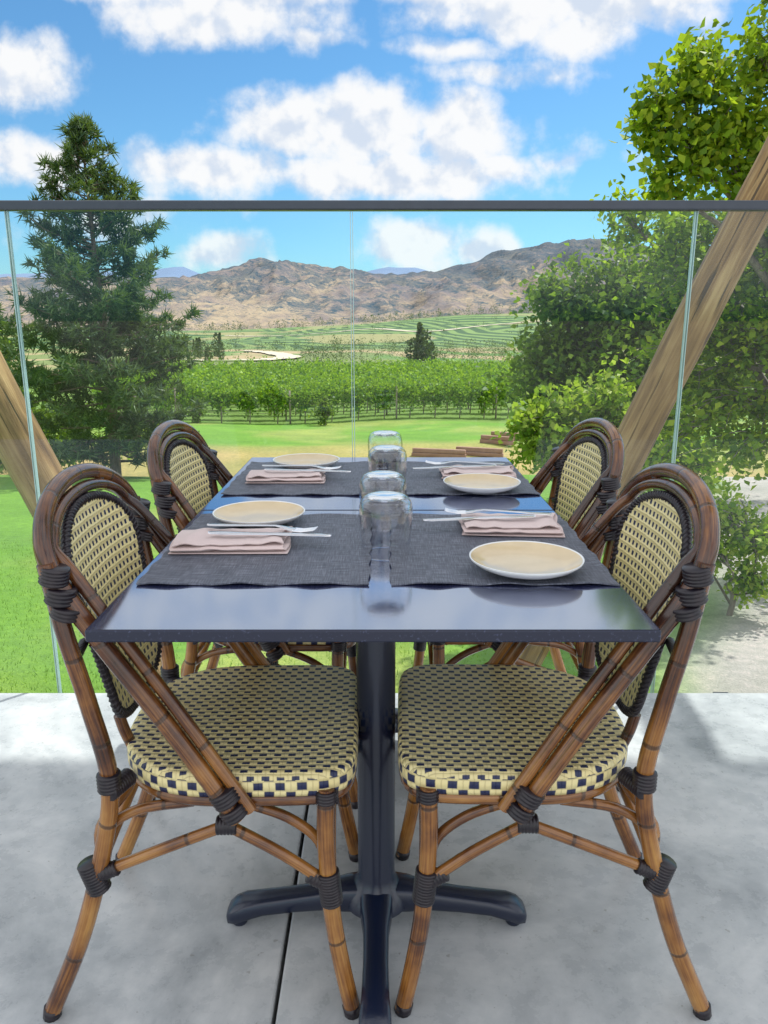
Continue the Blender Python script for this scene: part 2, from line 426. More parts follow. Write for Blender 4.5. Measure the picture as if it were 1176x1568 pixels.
# ------------------------------------------------------------------ cutlery
def strip(mb,secs,th):
    V=[];F=[]
    for (x,w,z,yo) in secs:
        V+=[(x,yo-w,z),(x,yo-w*.6,z+th),(x,yo+w*.6,z+th),(x,yo+w,z),(x,yo,z-th*.3)]
    for i in range(len(secs)-1):
        for k in range(5): F.append([i*5+k,(i+1)*5+k,(i+1)*5+(k+1)%5,i*5+(k+1)%5])
    F.append([0,1,2,3,4]); e=(len(secs)-1)*5; F.append([e+4,e+3,e+2,e+1,e])
    mb.add(V,F)
def knife(loc,rz,ry=0):
    mb=MB()
    strip(mb,[(-.105,.003,0,0),(-.10,.0075,0,0),(-.06,.0078,0,0),(0,.0055,.0005,0),(.012,.0045,.0005,0),(.02,.0078,.0005,.001),(.06,.0092,.0003,.002),(.095,.0088,.0,.002),(.108,.005,0,.000),(.112,.001,0,-.002)],.0022)
    o=mb.obj('table_knife',[M_steel],None,True,50);o.location=loc;o.rotation_euler=(0,ry,rz)
def fork(loc,rz,ry=0):
    mb=MB()
    strip(mb,[(-.10,.003,.002,0),(-.095,.008,.002,0),(-.06,.006,.003,0),(-.01,.0032,.006,0),(.03,.0028,.008,0),(.045,.006,.006,0),(.055,.0105,.004,0),(.066,.0118,.003,0)],.002)
    for k in range(4):
        yo=-.0094+.00627*k
        strip(mb,[(.064,.0022,.003,yo),(.08,.002,.0025,yo),(.10,.0016,.006,yo),(.106,.0006,.008,yo)],.0016)
    o=mb.obj('dinner_fork',[M_steel],None,True,50);o.location=loc;o.rotation_euler=(0,ry,rz)
NZ=TZ+.0285
knife((-.205,1.310,NZ),.02,.03); fork((-.225,1.345,NZ),-.17,.02)
knife((.185,1.425,NZ),math.pi+.03,.03); fork((.225,1.455,NZ),math.pi-.14,.02)
knife((-.195,1.905,NZ),.02,.03); fork((-.215,1.938,NZ),-.15,.02)
knife((.185,1.955,NZ),math.pi+.03,.03); fork((.215,1.988,NZ),math.pi-.14,.02)
# ------------------------------------------------------------------ tumblers
def tumbler(x,y):
    e=empty('drinking_glass',(x,y,TZ+.0005))
    mb=MB()
    o_=[(0,.1075),(.020,.1075),(.030,.106),(.038,.102),(.0435,.0945),(.0462,.084),(.0468,.072),(.0462,.055),(.0445,.035),(.0425,.015),(.0412,.002),(.0407,.0),(.0396,0)]
    i_=[(.0392,.002),(.0407,.015),(.0428,.035),(.0445,.055),(.0450,.072),(.0442,.082),(.0410,.0900),(.034,.0945),(.024,.0960),(0,.0960)]
    lathe(mb,o_+i_,56); mb.obj('bowl',[M_tumb],e,True)
    mb=MB(); lathe(mb,[(0,.1065),(.020,.1065),(.0295,.1050),(.0335,.1025),(.0325,.0995),(.024,.0972),(0,.0968)],48); mb.obj('thick_base',[M_tbase],e,True)
for p in((.003,1.285),(-.002,1.475),(.008,1.80),(.003,2.05)): tumbler(*p)

# ------------------------------------------------------------------ chair
def build_chair_parts():
    fr=MB();wr=MB();seat=MB();back=MB()
    def hoop(hw,ztop,zside,zend,xend,yend):
        arm=[(xend,yend,zend),(-.085,yend*.985+.0,.555),(-.17,hw+.002,.685),(-.225,hw,.775)]
        arc=[]
        for k in range(1,12):
            a=math.pi*k/12; yy=hw*math.cos(a)*1.0; zz=zside+(ztop-zside)*math.sin(a)**.9
            xx=-.232-.040*math.sin(a); arc.append((xx,yy,zz))
        return catmull(arm+arc+[(x,-y,z) for x,y,z in arm[::-1]],5)
    h1=hoop(.205,.896,.785,.392,.015,.212)
    tube(fr,h1,.0140,12)
    def hoop2():
        arm=[(.036,.208,.405),(-.062,.204,.566),(-.150,.196,.700),(-.214,.184,.790)]
        arc=[(-.232-.030*math.sin(math.pi*k/12),.180*math.cos(math.pi*k/12),.794+.078*math.sin(math.pi*k/12)**.9) for k in range(1,12)]
        return catmull(arm+arc+[(x,-y,z) for x,y,z in arm[::-1]],5)
    tube(fr,hoop2(),.0100,10)
    def hw(z):
        if z>.75: 
            t=(z-.75)/(.855-.75); return .158*math.sqrt(max(0,1-t**2.4))
        if z<.56:
            t=(.56-z)/(.56-.495); return (.128)*max(0,1-t**2.6)**.5
        return .128+(.158-.128)*((z-.56)/.19)
    def px(z,y): return -.262+(.865-z)*.19+ .0 +(-.018)*(1-(y/.17)**2)+.018
    zs=[.495+(.855-.495)*(.5-.5*math.cos(math.pi*i/40)) for i in range(41)]
    V=[];F=[];U=[];nc=14
    for z in zs:
        w=hw(z)
        for i in range(nc+1):
            y=(i/nc*2-1)*w; V.append((px(z,y),y,z))
    for r in range(40):
        for i in range(nc):
            a=r*(nc+1)+i; f=[a,a+1,a+nc+2,a+nc+1]; F.append(f); U.append([(V[q][1],V[q][2]) for q in f])
    back.add(V,F,U,0)
    V2=[(x+.006,y,z) for x,y,z in V]; back.add(V2,[f[::-1] for f in F],[u[::-1] for u in U],0)
    loop=[Vector((px(z,hw(z))+.003,hw(z),z)) for z in zs]+[Vector((px(z,hw(z))+.003,-hw(z),z)) for z in zs[::-1][1:-1]]
    L=len(loop)
    cum=[0]
    for i in range(L): cum.append(cum[-1]+(loop[(i+1)%L]-loop[i]).length)
    tot=cum[-1];M=360;ev=[];j=0
    for k in range(M):
        d=tot*k/M
        while cum[j+1]<d: j+=1
        tt=(d-cum[j])/max(1e-9,cum[j+1]-cum[j]); ev.append(loop[j].lerp(loop[(j+1)%L],tt))
    tube(wr,ev[::3],.0065,8,0,closed=True)
    for ph in(0,math.pi):
        pp=[]
        for k in range(M):
            p=ev[k]; tg=(ev[(k+1)%M]-ev[k-1]).normalized(); nn=Vector((1,0,0));bb=tg.cross(nn).normalized()
            a=ph+2*math.pi*k/M*60*1.0
            pp.append(p+(nn*math.cos(a)+bb*math.sin(a))*.0062)
        tube(wr,pp,.0032,5,0,closed=True)
    for s in(-1,1):
        tube(fr,catmull([(-.178,s*.085,.44),(-.19,s*.088,.475),(-.197,s*.09,.507)],4),.0095,10)
        for (y,z,x) in((.163,.74,-.240),(.150,.66,-.222)):
            wrap(wr,(x+.004,s*(y+.018),z),(0.15,s,0),.055,.0075,8)
        wrap(wr,(-.262,s*.105,.868),(0,s*.5,.85),.040,.007,8)
    def outl(th,hx=.200,hy=.200,rb=.198):
        c_,s_=math.cos(th),math.sin(th)
        e=7.0 if c_>0 else 2.6
        ax=hx if c_>0 else rb
        r=(abs(c_/ax)**e+abs(s_/hy)**e)**(-1/e)
        return r*c_,r*s_
    n=96
    rings=[(.0,.458),(.25,.4578),(.5,.4575),(.7,.458),(.85,.460),(.93,.4615),(.97,.461),(.99,.458),(1.0,.452)]
    V=[];
    for f,z in rings:
        for k in range(n):
            x,y=outl(2*math.pi*k/n); V.append((x*f,y*f,z-.0008))
    F=[];U=[]
    for i in range(len(rings)-1):
        for k in range(n):
            f=[i*n+k,i*n+(k+1)%n,(i+1)*n+(k+1)%n,(i+1)*n+k]; f=f[::-1]
            F.append(f); U.append([(V[q][0],V[q][1]) for q in f])
    seat.add(V,F,U,0)
    side=[(1.0,.452),(1.004,.445),(1.004,.432),(.995,.423),(.96,.420),(.0,.420)]
    V=[];per=[0]
    for k in range(n):
        a=Vector(outl(2*math.pi*k/n));b=Vector(outl(2*math.pi*(k+1)/n)); per.append(per[-1]+(b-a).length)
    sc=round(per[-1]/.034)*.034/per[-1]; per=[p*sc for p in per]
    for f,z in side:
        for k in range(n): x,y=outl(2*math.pi*k/n); V.append((x*f,y*f,z-.0008))
    F=[];U=[]
    for i in range(len(side)-1):
        for k in range(n):
            f=[i*n+k,(i+1)*n+k,(i+1)*n+(k+1)%n,i*n+(k+1)%n]; F.append(f)
            z0,z1=side[i][1],side[i+1][1]
            U.append([(per[k],z0),(per[k],z1),(per[k+1],z1),(per[k+1],z0)])
    seat.add(V,F,U,1)
    rail=[(outl(2*math.pi*k/n,.188,.188,.186)[0],outl(2*math.pi*k/n,.188,.188,.186)[1],.412) for k in range(n)]
    tube(fr,rail,.0115,10,closed=True)
    for s in(-1,1):
        rl=catmull([(-.238,s*.212,.810),(-.222,s*.208,.700),(-.202,s*.198,.580),(-.186,s*.188,.450),(-.205,s*.186,.330),(-.255,s*.187,.160),(-.320,s*.190,.006)],6)
        tube(fr,rl,[.0125+.002*min(1,max(0,(.8-p.z)/.5)) for p in rl],12)
        tube(wr,[rl[-1]+Vector((.003,0,.012)),rl[-1]+Vector((0,0,-.006))],.0152,12)
        fl_=catmull([(.152,s*.190,.432),(.150,s*.191,.330),(.158,s*.192,.200),(.172,s*.193,.100),(.190,s*.195,.006)],6)
        tube(fr,fl_,.0145,12)
        tube(wr,[fl_[-1]+Vector((-.003,0,.012)),fl_[-1]+Vector((0,0,-.006))],.0152,12)
        RB=(-.222,s*.186,.275);FB=(.155,s*.193,.255);AP=(-.005,s*.198,.372)
        tube(fr,catmull([RB,(-.115,s*.194,.325),AP],4),.0095,9)
        tube(fr,catmull([FB,(.08,s*.198,.318),AP],4),.0095,9)
        tube(fr,catmull([(-.215,s*.172,.285),(-.205,s*.172,.345),(-.15,s*.174,.385),(-.06,s*.178,.402)],5),.0085,9)
        tube(fr,catmull([(.146,s*.178,.265),(.138,s*.178,.325),(.09,s*.179,.370),(.02,s*.180,.400)],5),.0085,9)
        wrap(wr,(-.228,s*.209,.792),(.22,0,1),.026,.0205,14); wrap(wr,(-.222,s*.209,.762),(.22,0,1),.024,.0215,14); wrap(wr,(-.216,s*.209,.737),(.3,0,1),.018,.0225,14)
        wrap(wr,(-.186,s*.190,.447),(0,0,1),.030,.0185,14); wrap(wr,(-.176,s*.176,.432),(-.4,s,0),.05,.0150,12)
        wrap(wr,(-.226,s*.186,.272),(-.3,0,1),.055,.0185,14); wrap(wr,(-.200,s*.190,.285),(1,0,.4),.030,.0125,12)
        wrap(wr,(.155,s*.192,.250),(.1,0,-1),.060,.0185,14); wrap(wr,(.134,s*.195,.268),(-1,0,.6),.030,.0125,12)
        wrap(wr,(.152,s*.190,.418),(0,0,1),.022,.0175,14); wrap(wr,(.150,s*.180,.412),(1,0,0),.042,.0150,12)
        wrap(wr,(-.002,s*.209,.432),(.55,0,-1),.024,.0235,14); wrap(wr,(.010,s*.209,.405),(.55,0,-1),.020,.0225,14)
        wrap(wr,AP,(1,0,0),.032,.0150,12)
    for (x,xb,zb) in((.152,.156,.255),(-.188,-.222,.275)):
        for s in(-1,1):
            tube(fr,catmull([(xb,s*.186,zb),((x+xb)/2,s*.10,.325),(x,0,.372)],4),.0092,9)
            tube(fr,catmull([(xb*.96,s*.178,zb+.01),(xb*.97,s*.168,zb+.075),(x*.98,s*.115,.385),(x*.97,s*.03,.402)],5),.0082,9)
        wrap(wr,(x,0,.374),(0,1,0),.032,.0155,12)
    return fr,wr,seat,back
fr_,wr_,seat_,back_=build_chair_parts()
protos=None
def chair(x,y,rz):
    global protos
    e=empty('rattan_bistro_chair',(x,y,0),rz)
    if protos is None:
        a=fr_.obj('bamboo_frame',[M_bam],e,True,60);b=wr_.obj('cane_wrappings',[M_wrap],e,True)
        c=seat_.obj('woven_seat',[M_weave,M_rim],e,True);d=back_.obj('woven_back',[M_weaveb],e,True)
        protos=[a.data,b.data,c.data,d.data]
    else:
        for nm,me in zip(('bamboo_frame','cane_wrappings','woven_seat','woven_back'),protos):
            o=bpy.data.objects.new(nm,me); scene.collection.objects.link(o); o.parent=e
chair(-.247,1.258,0.02)
chair(.226,1.262,math.pi-.02)
chair(-.252,1.845,-.03)
chair(.270,1.885,math.pi+.05)

# ------------------------------------------------------------------ log columns + added sun blocker
m,t=newmat('peeled_log'); uv=t.n('ShaderNodeUVMap').outputs[0]
st=t.noise(t.n('ShaderNodeMapping',{'Vector':uv,'Scale':(14,1.3,1)}).outputs[0],1.6,6,.6,.5)
bl=t.noise(t.n('ShaderNodeMapping',{'Vector':uv,'Scale':(3,2,1)}).outputs[0],1.2,3)
crk=t.sstep(t.noise(t.n('ShaderNodeMapping',{'Vector':uv,'Scale':(22,.8,1)}).outputs[0],1.0,3),.60,.64)
knot=t.n('ShaderNodeTexVoronoi',{'Vector':t.n('ShaderNodeMapping',{'Vector':uv,'Scale':(3.0,2.2,1)}).outputs[0],'Scale':1.0}).outputs['Distance']
kn=t.m('SUBTRACT',1,t.sstep(knot,.05,.11))
col=t.ramp(t.m('ADD',t.m('MULTIPLY',st,.55),t.m('MULTIPLY',bl,.45)),[(.36,(.10,.05,.016)),(.5,(.26,.15,.055)),(.64,(.45,.30,.13))])
col=t.mix(t.m('MULTIPLY',crk,.85),col,(.03,.018,.01)); col=t.mix(t.m('MULTIPLY',kn,.9),col,(.05,.022,.01))
t.bsdf(col,.55,t.bump(t.m('SUBTRACT',st,crk),.6,.015)); M_log=m
def log(p0,p1,r0,r1):
    e=MB(); P0,P1=Vector(p0),Vector(p1); pts=[];rad=[];n=60
    for i in range(n+1):
        t=i/n; p=P0.lerp(P1,t); p+=Vector((.012*math.sin(t*13),.01*math.cos(t*9),0)); pts.append(p)
        rad.append((r0+(r1-r0)*t)*(1+.02*math.sin(t*41)+.012*math.sin(t*97)))
    tube(e,pts,rad,24); e.obj('log_column',[M_log],None,True,60)
log((.27,3.6,-1.5),(3.55,3.6,6.05),.094,.082)
log((-.86,3.6,-1.5),(-3.92,3.6,6.05),.118,.10)
rf=empty('unseen_sun_blocker')  # added out of view, sized only to keep sun off the visible deck
mb=MB(); box(mb,(2.9,3.60,6.22),(3.7,2.2,.03),0,.005); mb.obj('sun_blocker_sheet',[M_blocker],rf,True,10)
mb=MB()
for y in(2.56,4.64): tube(mb,[(1.0,y,6.17),(4.8,y,6.17)],.035,10)
for x in(1.15,2.9,4.65): tube(mb,[(x,2.5,6.12),(x,4.7,6.12)],.035,10)
tube(mb,[(-4.0,3.6,6.03),(4.8,3.6,6.03)],.06,12)
mb.obj('sun_blocker_frame',[M_log],rf,True,40)

# ------------------------------------------------------------------ ground
ys=np.concatenate([np.array([-4000,-1000,-300,-100,-40,-15]),np.arange(-8,32,.45),np.geomspace(32,6000,150)])
ss=np.sign(np.linspace(-1,1,141))*np.abs(np.linspace(-1,1,141))**1.25
V=[];col=[]
def sm(x,a,b): 
    t=np.clip((x-a)/(b-a),0,1); return t*t*(3-2*t)
for y in ys:
    xs=ss*(16+1.3*abs(y)); z=H(xs,np.full_like(xs,y))
    for x,zz in zip(xs,z):
        V.append((x,y,zz))
        lawn=np.array([.125,.275,.018]); lawn2=np.array([.24,.31,.055]); bank=np.array([.42,.31,.12]); grav=np.array([.40,.37,.33]); vin=np.array([.14,.24,.035])
        nz=noise.noise(Vector((x*.35,y*.35,0)))
        lp=float(sm(noise.noise(Vector((x*.22+3,y*.16,5)))+.5*noise.noise(Vector((x*.9,y*.7,2))),-.05,.45))
        c=lawn*(1-lp)+lawn2*lp
        b=sm(y,22.3,24)*(1-sm(y,26.8,29.5)); b=min(1,b*(.80+.6*nz)); c=c*(1-b)+bank*b
        gx=1.55+(y-4.5)*.44+nz*.5
        g=sm(x,gx,gx+.8)*(1-sm(y,20,24)); c=c*(1-g)+grav*g
        v=sm(y,41,42.5); c=c*(1-v)+vin*v
        if y>95:
            n2=noise.noise(Vector((x*.012,y*.006,3))); n3=noise.noise(Vector((x*.03,y*.012,8)))
            f1=np.array([.15,.19,.05]); f2=np.array([.36,.27,.14]); f3=np.array([.09,.19,.03])
            c=f1*(1-sm(n2,0,.15))+f3*sm(n2,0,.15); k=sm(n3,.0,.15); c=c*(1-k)+f2*k
            if 500<y<1050:
                k=sm(y,500,540)*(1-sm(y,960,1050)); c=c*(1-k)+np.array([.15,.24,.06])*k
            if y>1050: c=np.array([.26,.21,.13])
        col.append((*c,1))
nx=len(ss);F=[]
for j in range(len(ys)-1):
    for i in range(nx-1):
        a=j*nx+i;F.append([a,a+1,a+nx+1,a+nx])
mb=MB();mb.v=V;mb.f=F;mb.uv=[[(0,0)]*4]*len(F);mb.mi=[0]*len(F)
m,t=newmat('ground_cover'); p=t.pos(); vc=t.n('ShaderNodeVertexColor',layer_name='zone').outputs[0]
n1=t.noise(p,.7,4);n2=t.noise(p,9,5,.7);n3=t.noise(p,60,3,.7)
f=t.m('ADD',t.m('MULTIPLY',n1,.5),t.m('ADD',t.m('MULTIPLY',n2,.6),t.m('MULTIPLY',n3,.5)))
c1=t.mix(1.0,vc,t.ramp(f,[(.45,(.5,.55,.5)),(.8,(1.0,1.0,1.0)),(1,(1.5,1.35,1.4))]),'MULTIPLY')
s=t.n('ShaderNodeSeparateXYZ',{0:p})
def rows(ax,ay,fq,lo,hi):
    ang=t.m('ADD',t.m('MULTIPLY',s.outputs[0],ax),t.m('MULTIPLY',s.outputs[1],ay))
    return t.sstep(t.m('SINE',t.m('MULTIPLY',t.m('ADD',ang,t.m('MULTIPLY',t.noise(p,.004,2),60)),fq)),lo,hi)
msk=t.m('MULTIPLY',t.sstep(s.outputs[1],500,560),t.m('SUBTRACT',1,t.sstep(s.outputs[1],940,1020)))
bn=t.noise(p,.008,2)
blk=t.sstep(bn,.40,.43); which=t.sstep(t.noise(p,.006,1,.5),.50,.51)
rw=t.mix(which,rows(.75,.16,.55,-.5,.3),rows(.10,.30,.55,-.5,.3))
c2=t.mix(t.m('MULTIPLY',t.m('MULTIPLY',msk,blk),rw),c1,(.030,.085,.022))
dry=t.m('MULTIPLY',msk,t.m('SUBTRACT',1,blk)); c2=t.mix(t.m('MULTIPLY',dry,.7),c2,(.30,.24,.11))
t.bsdf(c2,.9,t.bump(t.m('ADD',n2,n3),.6,.04)); M_ground=m
g=mb.obj('ground',[M_ground],None,True)
ca=g.data.color_attributes.new('zone','FLOAT_COLOR','POINT'); ca.data.foreach_set('color',[x for c in col for x in c])

m,t=newmat('dirt_track'); t.bsdf(t.mix(t.noise(t.pos(),.3,4),(.50,.42,.31),(.62,.54,.42)),.9); M_road=m
def road(pts,w):
    cl=catmull([(u*Y_,Y_,0) for (u,Y_) in pts],14); V=[];F=[]
    for i,p in enumerate(cl):
        d=(cl[min(i+1,len(cl)-1)]-cl[max(i-1,0)]).normalized(); n_=Vector((-d.y,d.x,0))
        for k in range(5):
            q=p+n_*(w*(k/2-1)); V.append((q.x,q.y,float(H(q.x,q.y))+.45))
    for i in range(len(cl)-1):
        for k in range(4): a=i*5+k; F.append([a,a+5,a+6,a+1])
    mb=MB(); mb.add(V,F); mb.obj('dirt_road',[M_road])
road([(-.175,480),(-.160,400),(-.140,330),(-.124,280),(-.122,250),(-.135,228),(-.16,214),(-.20,208),(-.30,212)],4.2)
road([(-.20,860),(-.10,800),(-.02,830),(.05,760),(.14,800),(.25,770)],4.0)

# ------------------------------------------------------------------ mountains
def Yp(pk,a,b): return a+(b-a)*pk
def ridge_obj(name,prof,Y0,Y1,peak,amp,mat,nu=300,nr=90,seed=0,base=5,umax=1.1):
    up=np.array([p[0] for p in prof]);vp=np.array([p[1] for p in prof]); V=[];F=[]
    us=np.linspace(-umax,umax,nu)
    for j in range(nr):
        t_=j/(nr-1); Y=Y0+(Y1-Y0)*t_
        for u in us:
            X=u*Y; uu=X/Yp(peak,Y0,Y1)
            hr=np.interp(uu,up,vp)*Yp(peak,Y0,Y1)+CAMZ
            s=min(1,t_/peak); sh=(s**.95) if t_<=peak else 1-.35*((t_-peak)/(1-peak))
            q=Vector((X/520+seed,Y/900,seed)); nf=noise.fractal(q,.9,2.1,6)
            rg=1-abs(noise.noise(Vector((X/210+seed+.6*nf,Y/700,seed+4))))*2
            rg2=1-abs(noise.noise(Vector((X/75+seed+.4*nf,Y/260,seed+9))))*2
            rg3=1-abs(noise.noise(Vector((X/32+seed+.4*nf,Y/110,seed+19))))*2
            e=math.sin(min(1,t_/peak)*math.pi*.93)
            z=base+(hr-base)*sh+amp*hr*(nf*.28*(e+.04)+ (rg-.4)*.36*e+(rg2-.4)*.22*(e+.05)+(rg3-.4)*.10*(e+.05))
            V.append((X,Y,z))
    for j in range(nr-1):
        for i in range(nu-1): a=j*nu+i;F.append([a,a+1,a+nu+1,a+nu])
    mb=MB();mb.v=V;mb.f=F;mb.uv=[[(0,0)]*4]*len(F);mb.mi=[0]*len(F); return mb.obj(name,[mat],None,True)
m,t=newmat('dry_hillside'); p=t.pos()
pm=t.n('ShaderNodeMapping',{'Vector':p,'Scale':(1,.45,2.2)}).outputs[0]
a=t.noise(pm,.0045,6,.62);b=t.noise(pm,.02,5,.65)
cc=t.ramp(t.m('ADD',t.m('MULTIPLY',a,.6),t.m('MULTIPLY',b,.4)),[(.36,(.12,.12,.15)),(.46,(.24,.19,.175)),(.56,(.38,.29,.205)),(.7,(.48,.37,.25))])  # blue-grey stops put shadow and haze into the hill colour
zz=t.n('ShaderNodeSeparateXYZ',{0:p})
tm=t.sstep(t.m('ADD',t.noise(pm,.009,8,.80),t.m('MULTIPLY',zz.outputs[2],.0006)),.52,.58)
sp=t.sstep(t.noise(p,.06,5,.9),.52,.56)
cc=t.mix(t.m('ADD',t.m('MULTIPLY',tm,.68),t.m('MULTIPLY',sp,.50),clamp=True),cc,(.055,.085,.115))
t.bsdf(cc,1.0,t.bump(b,.6,14),**{'Specular IOR Level':0.0}); M_hill=m
RP=[(-1.2,.05),(-.45,.050),(-.262,.053),(-.225,.049),(-.16,.064),(-.128,.0695),(-.08,.065),(-.03,.0575),(.01,.056),(.06,.060),(.10,.066),(.14,.080),(.20,.091),(.25,.098),(.32,.085),(.5,.07),(1.2,.06)]
ridge_obj('mountain_ridge',RP,1050,3400,.8,.50,M_hill,480,140,3.3,base=-32,umax=.9)
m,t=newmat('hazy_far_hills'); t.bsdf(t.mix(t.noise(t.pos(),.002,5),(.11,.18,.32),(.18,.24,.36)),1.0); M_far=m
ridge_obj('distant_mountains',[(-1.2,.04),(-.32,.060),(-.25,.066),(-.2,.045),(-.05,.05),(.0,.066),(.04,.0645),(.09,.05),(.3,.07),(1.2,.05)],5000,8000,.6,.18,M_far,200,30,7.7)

# ------------------------------------------------------------------ vineyard
vy=empty('vineyard_rows'); C=[];S=[];posts=MB()
m,t=newmat('weathered_post'); t.bsdf(t.mix(t.noise(t.coord('Object'),8,4),(.20,.16,.12),(.38,.33,.27)),.9); M_post=m
for i in range(19):
    Yc=43.3+2.6*i+ (i>8)*.4*(i-8); x0=-.34*Yc;x1=.27*Yc; L=x1-x0
    dens=900 if i<2 else (420 if i<5 else 150); n=int(L*dens)
    x=rng.uniform(x0,x1,n); ph=x/1.45+i*.37
    bush=.5+.5*np.cos(2*np.pi*ph)
    keep=rng.uniform(size=n)<.30+.70*bush; x=x[keep];bush=bush[keep];n=len(x)
    lump=np.array([noise.noise(Vector((a*.55,i*3.1,0))) for a in x])
    zc=1.36+.18*lump; h=.46+.30*bush+.22*lump
    z=zc+rng.normal(size=n)*h*.52; z=np.clip(z,.35,2.5+.3*lump)
    yy=Yc+.25*x+rng.normal(size=n)*(.20+.12*bush)
    C.append(np.stack([x,yy,H(x,yy)+z],1)); S.append(np.full(n,.17 if i<5 else .26))
    if i<4:
        for k in range(int(x0/1.45),int(x1/1.45)):
            xx=(k-i*.37)*1.45; y_=Yc+.25*xx; g_=float(H(xx,y_))
            tube(posts,[(xx,y_,g_-.1),(xx+.04,y_,g_+.5),(xx-.03,y_,g_+1.1)],.035,5)
            if k%4==0: tube(posts,[(xx+.7,y_,g_-.1),(xx+.7,y_,g_+1.8)],.05,6)
        for zw in(.55,1.0):
            w=[(xx,Yc+.25*xx,float(H(xx,Yc+.25*xx))+zw) for xx in np.arange(x0,x1,3)]
            tube(posts,w,.012,4)
poly_np('vine_foliage',leaves(np.concatenate(C),np.concatenate(S),.5,.8),M_vine,vy)
posts.obj('vine_posts',[M_post],vy,True)

# ------------------------------------------------------------------ pines
def pine(base,Ht,R,nb,seed,tuft=.2,needles=15,trunk=.16,start=.10,wn=.016):
    rs=np.random.default_rng(seed); e=empty('pine_tree',(0,0,0)); tb=MB(); bx,by,bz=base
    tr=catmull([(bx,by,bz-.3),(bx+.05,by,bz+Ht*.3),(bx-.06,by+.05,bz+Ht*.65),(bx-.12,by,bz+Ht)],10)
    tube(tb,tr,[trunk*(1-.93*(i/(len(tr)-1))**1.1) for i in range(len(tr))],10)
    tc=[];td=[]
    for k in range(nb):
        f=start+(1-start)*((k+.5)/nb)**.92; az=k*2.39996+rs.normal()*.4
        idx=f*(len(tr)-1); p0=tr[int(idx)].lerp(tr[min(int(idx)+1,len(tr)-1)],idx%1)
        if f<.30: Lp=.60+.40*(f-start)/(.30-start)
        else: Lp=(1-(f-.30)/.70)**.66
        L=R*max(.14,Lp)*rs.uniform(.50,1.12); up=-.12+.55*f+rs.normal()*.1
        d=Vector((math.cos(az),math.sin(az),up))
        P=[p0+d*(L*s)+Vector((0,0,.22*L*(s*s)-.10*L*s)) for s in(0,.25,.5,.75,1)]
        P=[p+Vector(rs.normal(size=3)*.03*L) if i else p for i,p in enumerate(P)]
        tube(tb,P,[max(.006,trunk*.28*(1-.8*i/4)*(1-.6*f)) for i in range(5)],5)
        nt=max(3,int(L/.14))
        for q in range(nt):
            s=.28+.72*(q+rs.uniform())/nt; a=P[min(3,int(s*4))].lerp(P[min(4,int(s*4)+1)],(s*4)%1)
            side=Vector((-d.y,d.x,rs.normal()*.25)).normalized()*rs.choice([-1,1])
            sl=(.42*(1.15-s)+.08)*L*.55*rs.uniform(.4,1.2)
            b=a+side*sl+d*sl*.6+Vector((0,0,rs.uniform(-.05,.12)))
            tube(tb,[a,b],[.010,.006],3,cap=False)
            m_=max(1,int(sl/.20)+1)
            for r_ in range(m_):
                c=a.lerp(b,(r_+1)/m_); tc.append(c); td.append((b-a).normalized()+Vector((0,0,.35)))
        tc.append(P[-1]); td.append(d)
    tc=np.array([tuple(c) for c in tc]);td=np.array([tuple(c) for c in td])
    C=np.repeat(tc,needles,0)+rng.normal(size=(len(tc)*needles,3))*tuft*.16; D=nrmz(np.repeat(td,needles,0)*.45+rng.normal(size=C.shape)*.75)
    Ln=tuft*rng.uniform(.7,1.25,(len(C),1)); side=nrmz(np.cross(D,rng.normal(size=C.shape)))*wn
    T=np.stack([C-side,C+side,C+D*Ln],1)
    tb.obj('trunk_and_limbs',[M_bark],e,True); poly_np('needles',T,M_pine,e)
    return e
pine((-6.75,19.0,-2.75),8.15,2.35,160,1,.23,20,.15,.09,.021)
pine((-15.6,28.0,-3.6),9.2,2.9,120,2,.26,13,.2,.08,.030)
pine((-12.6,23.5,-3.6),6.2,2.6,110,5,.24,13,.18,.04,.028)

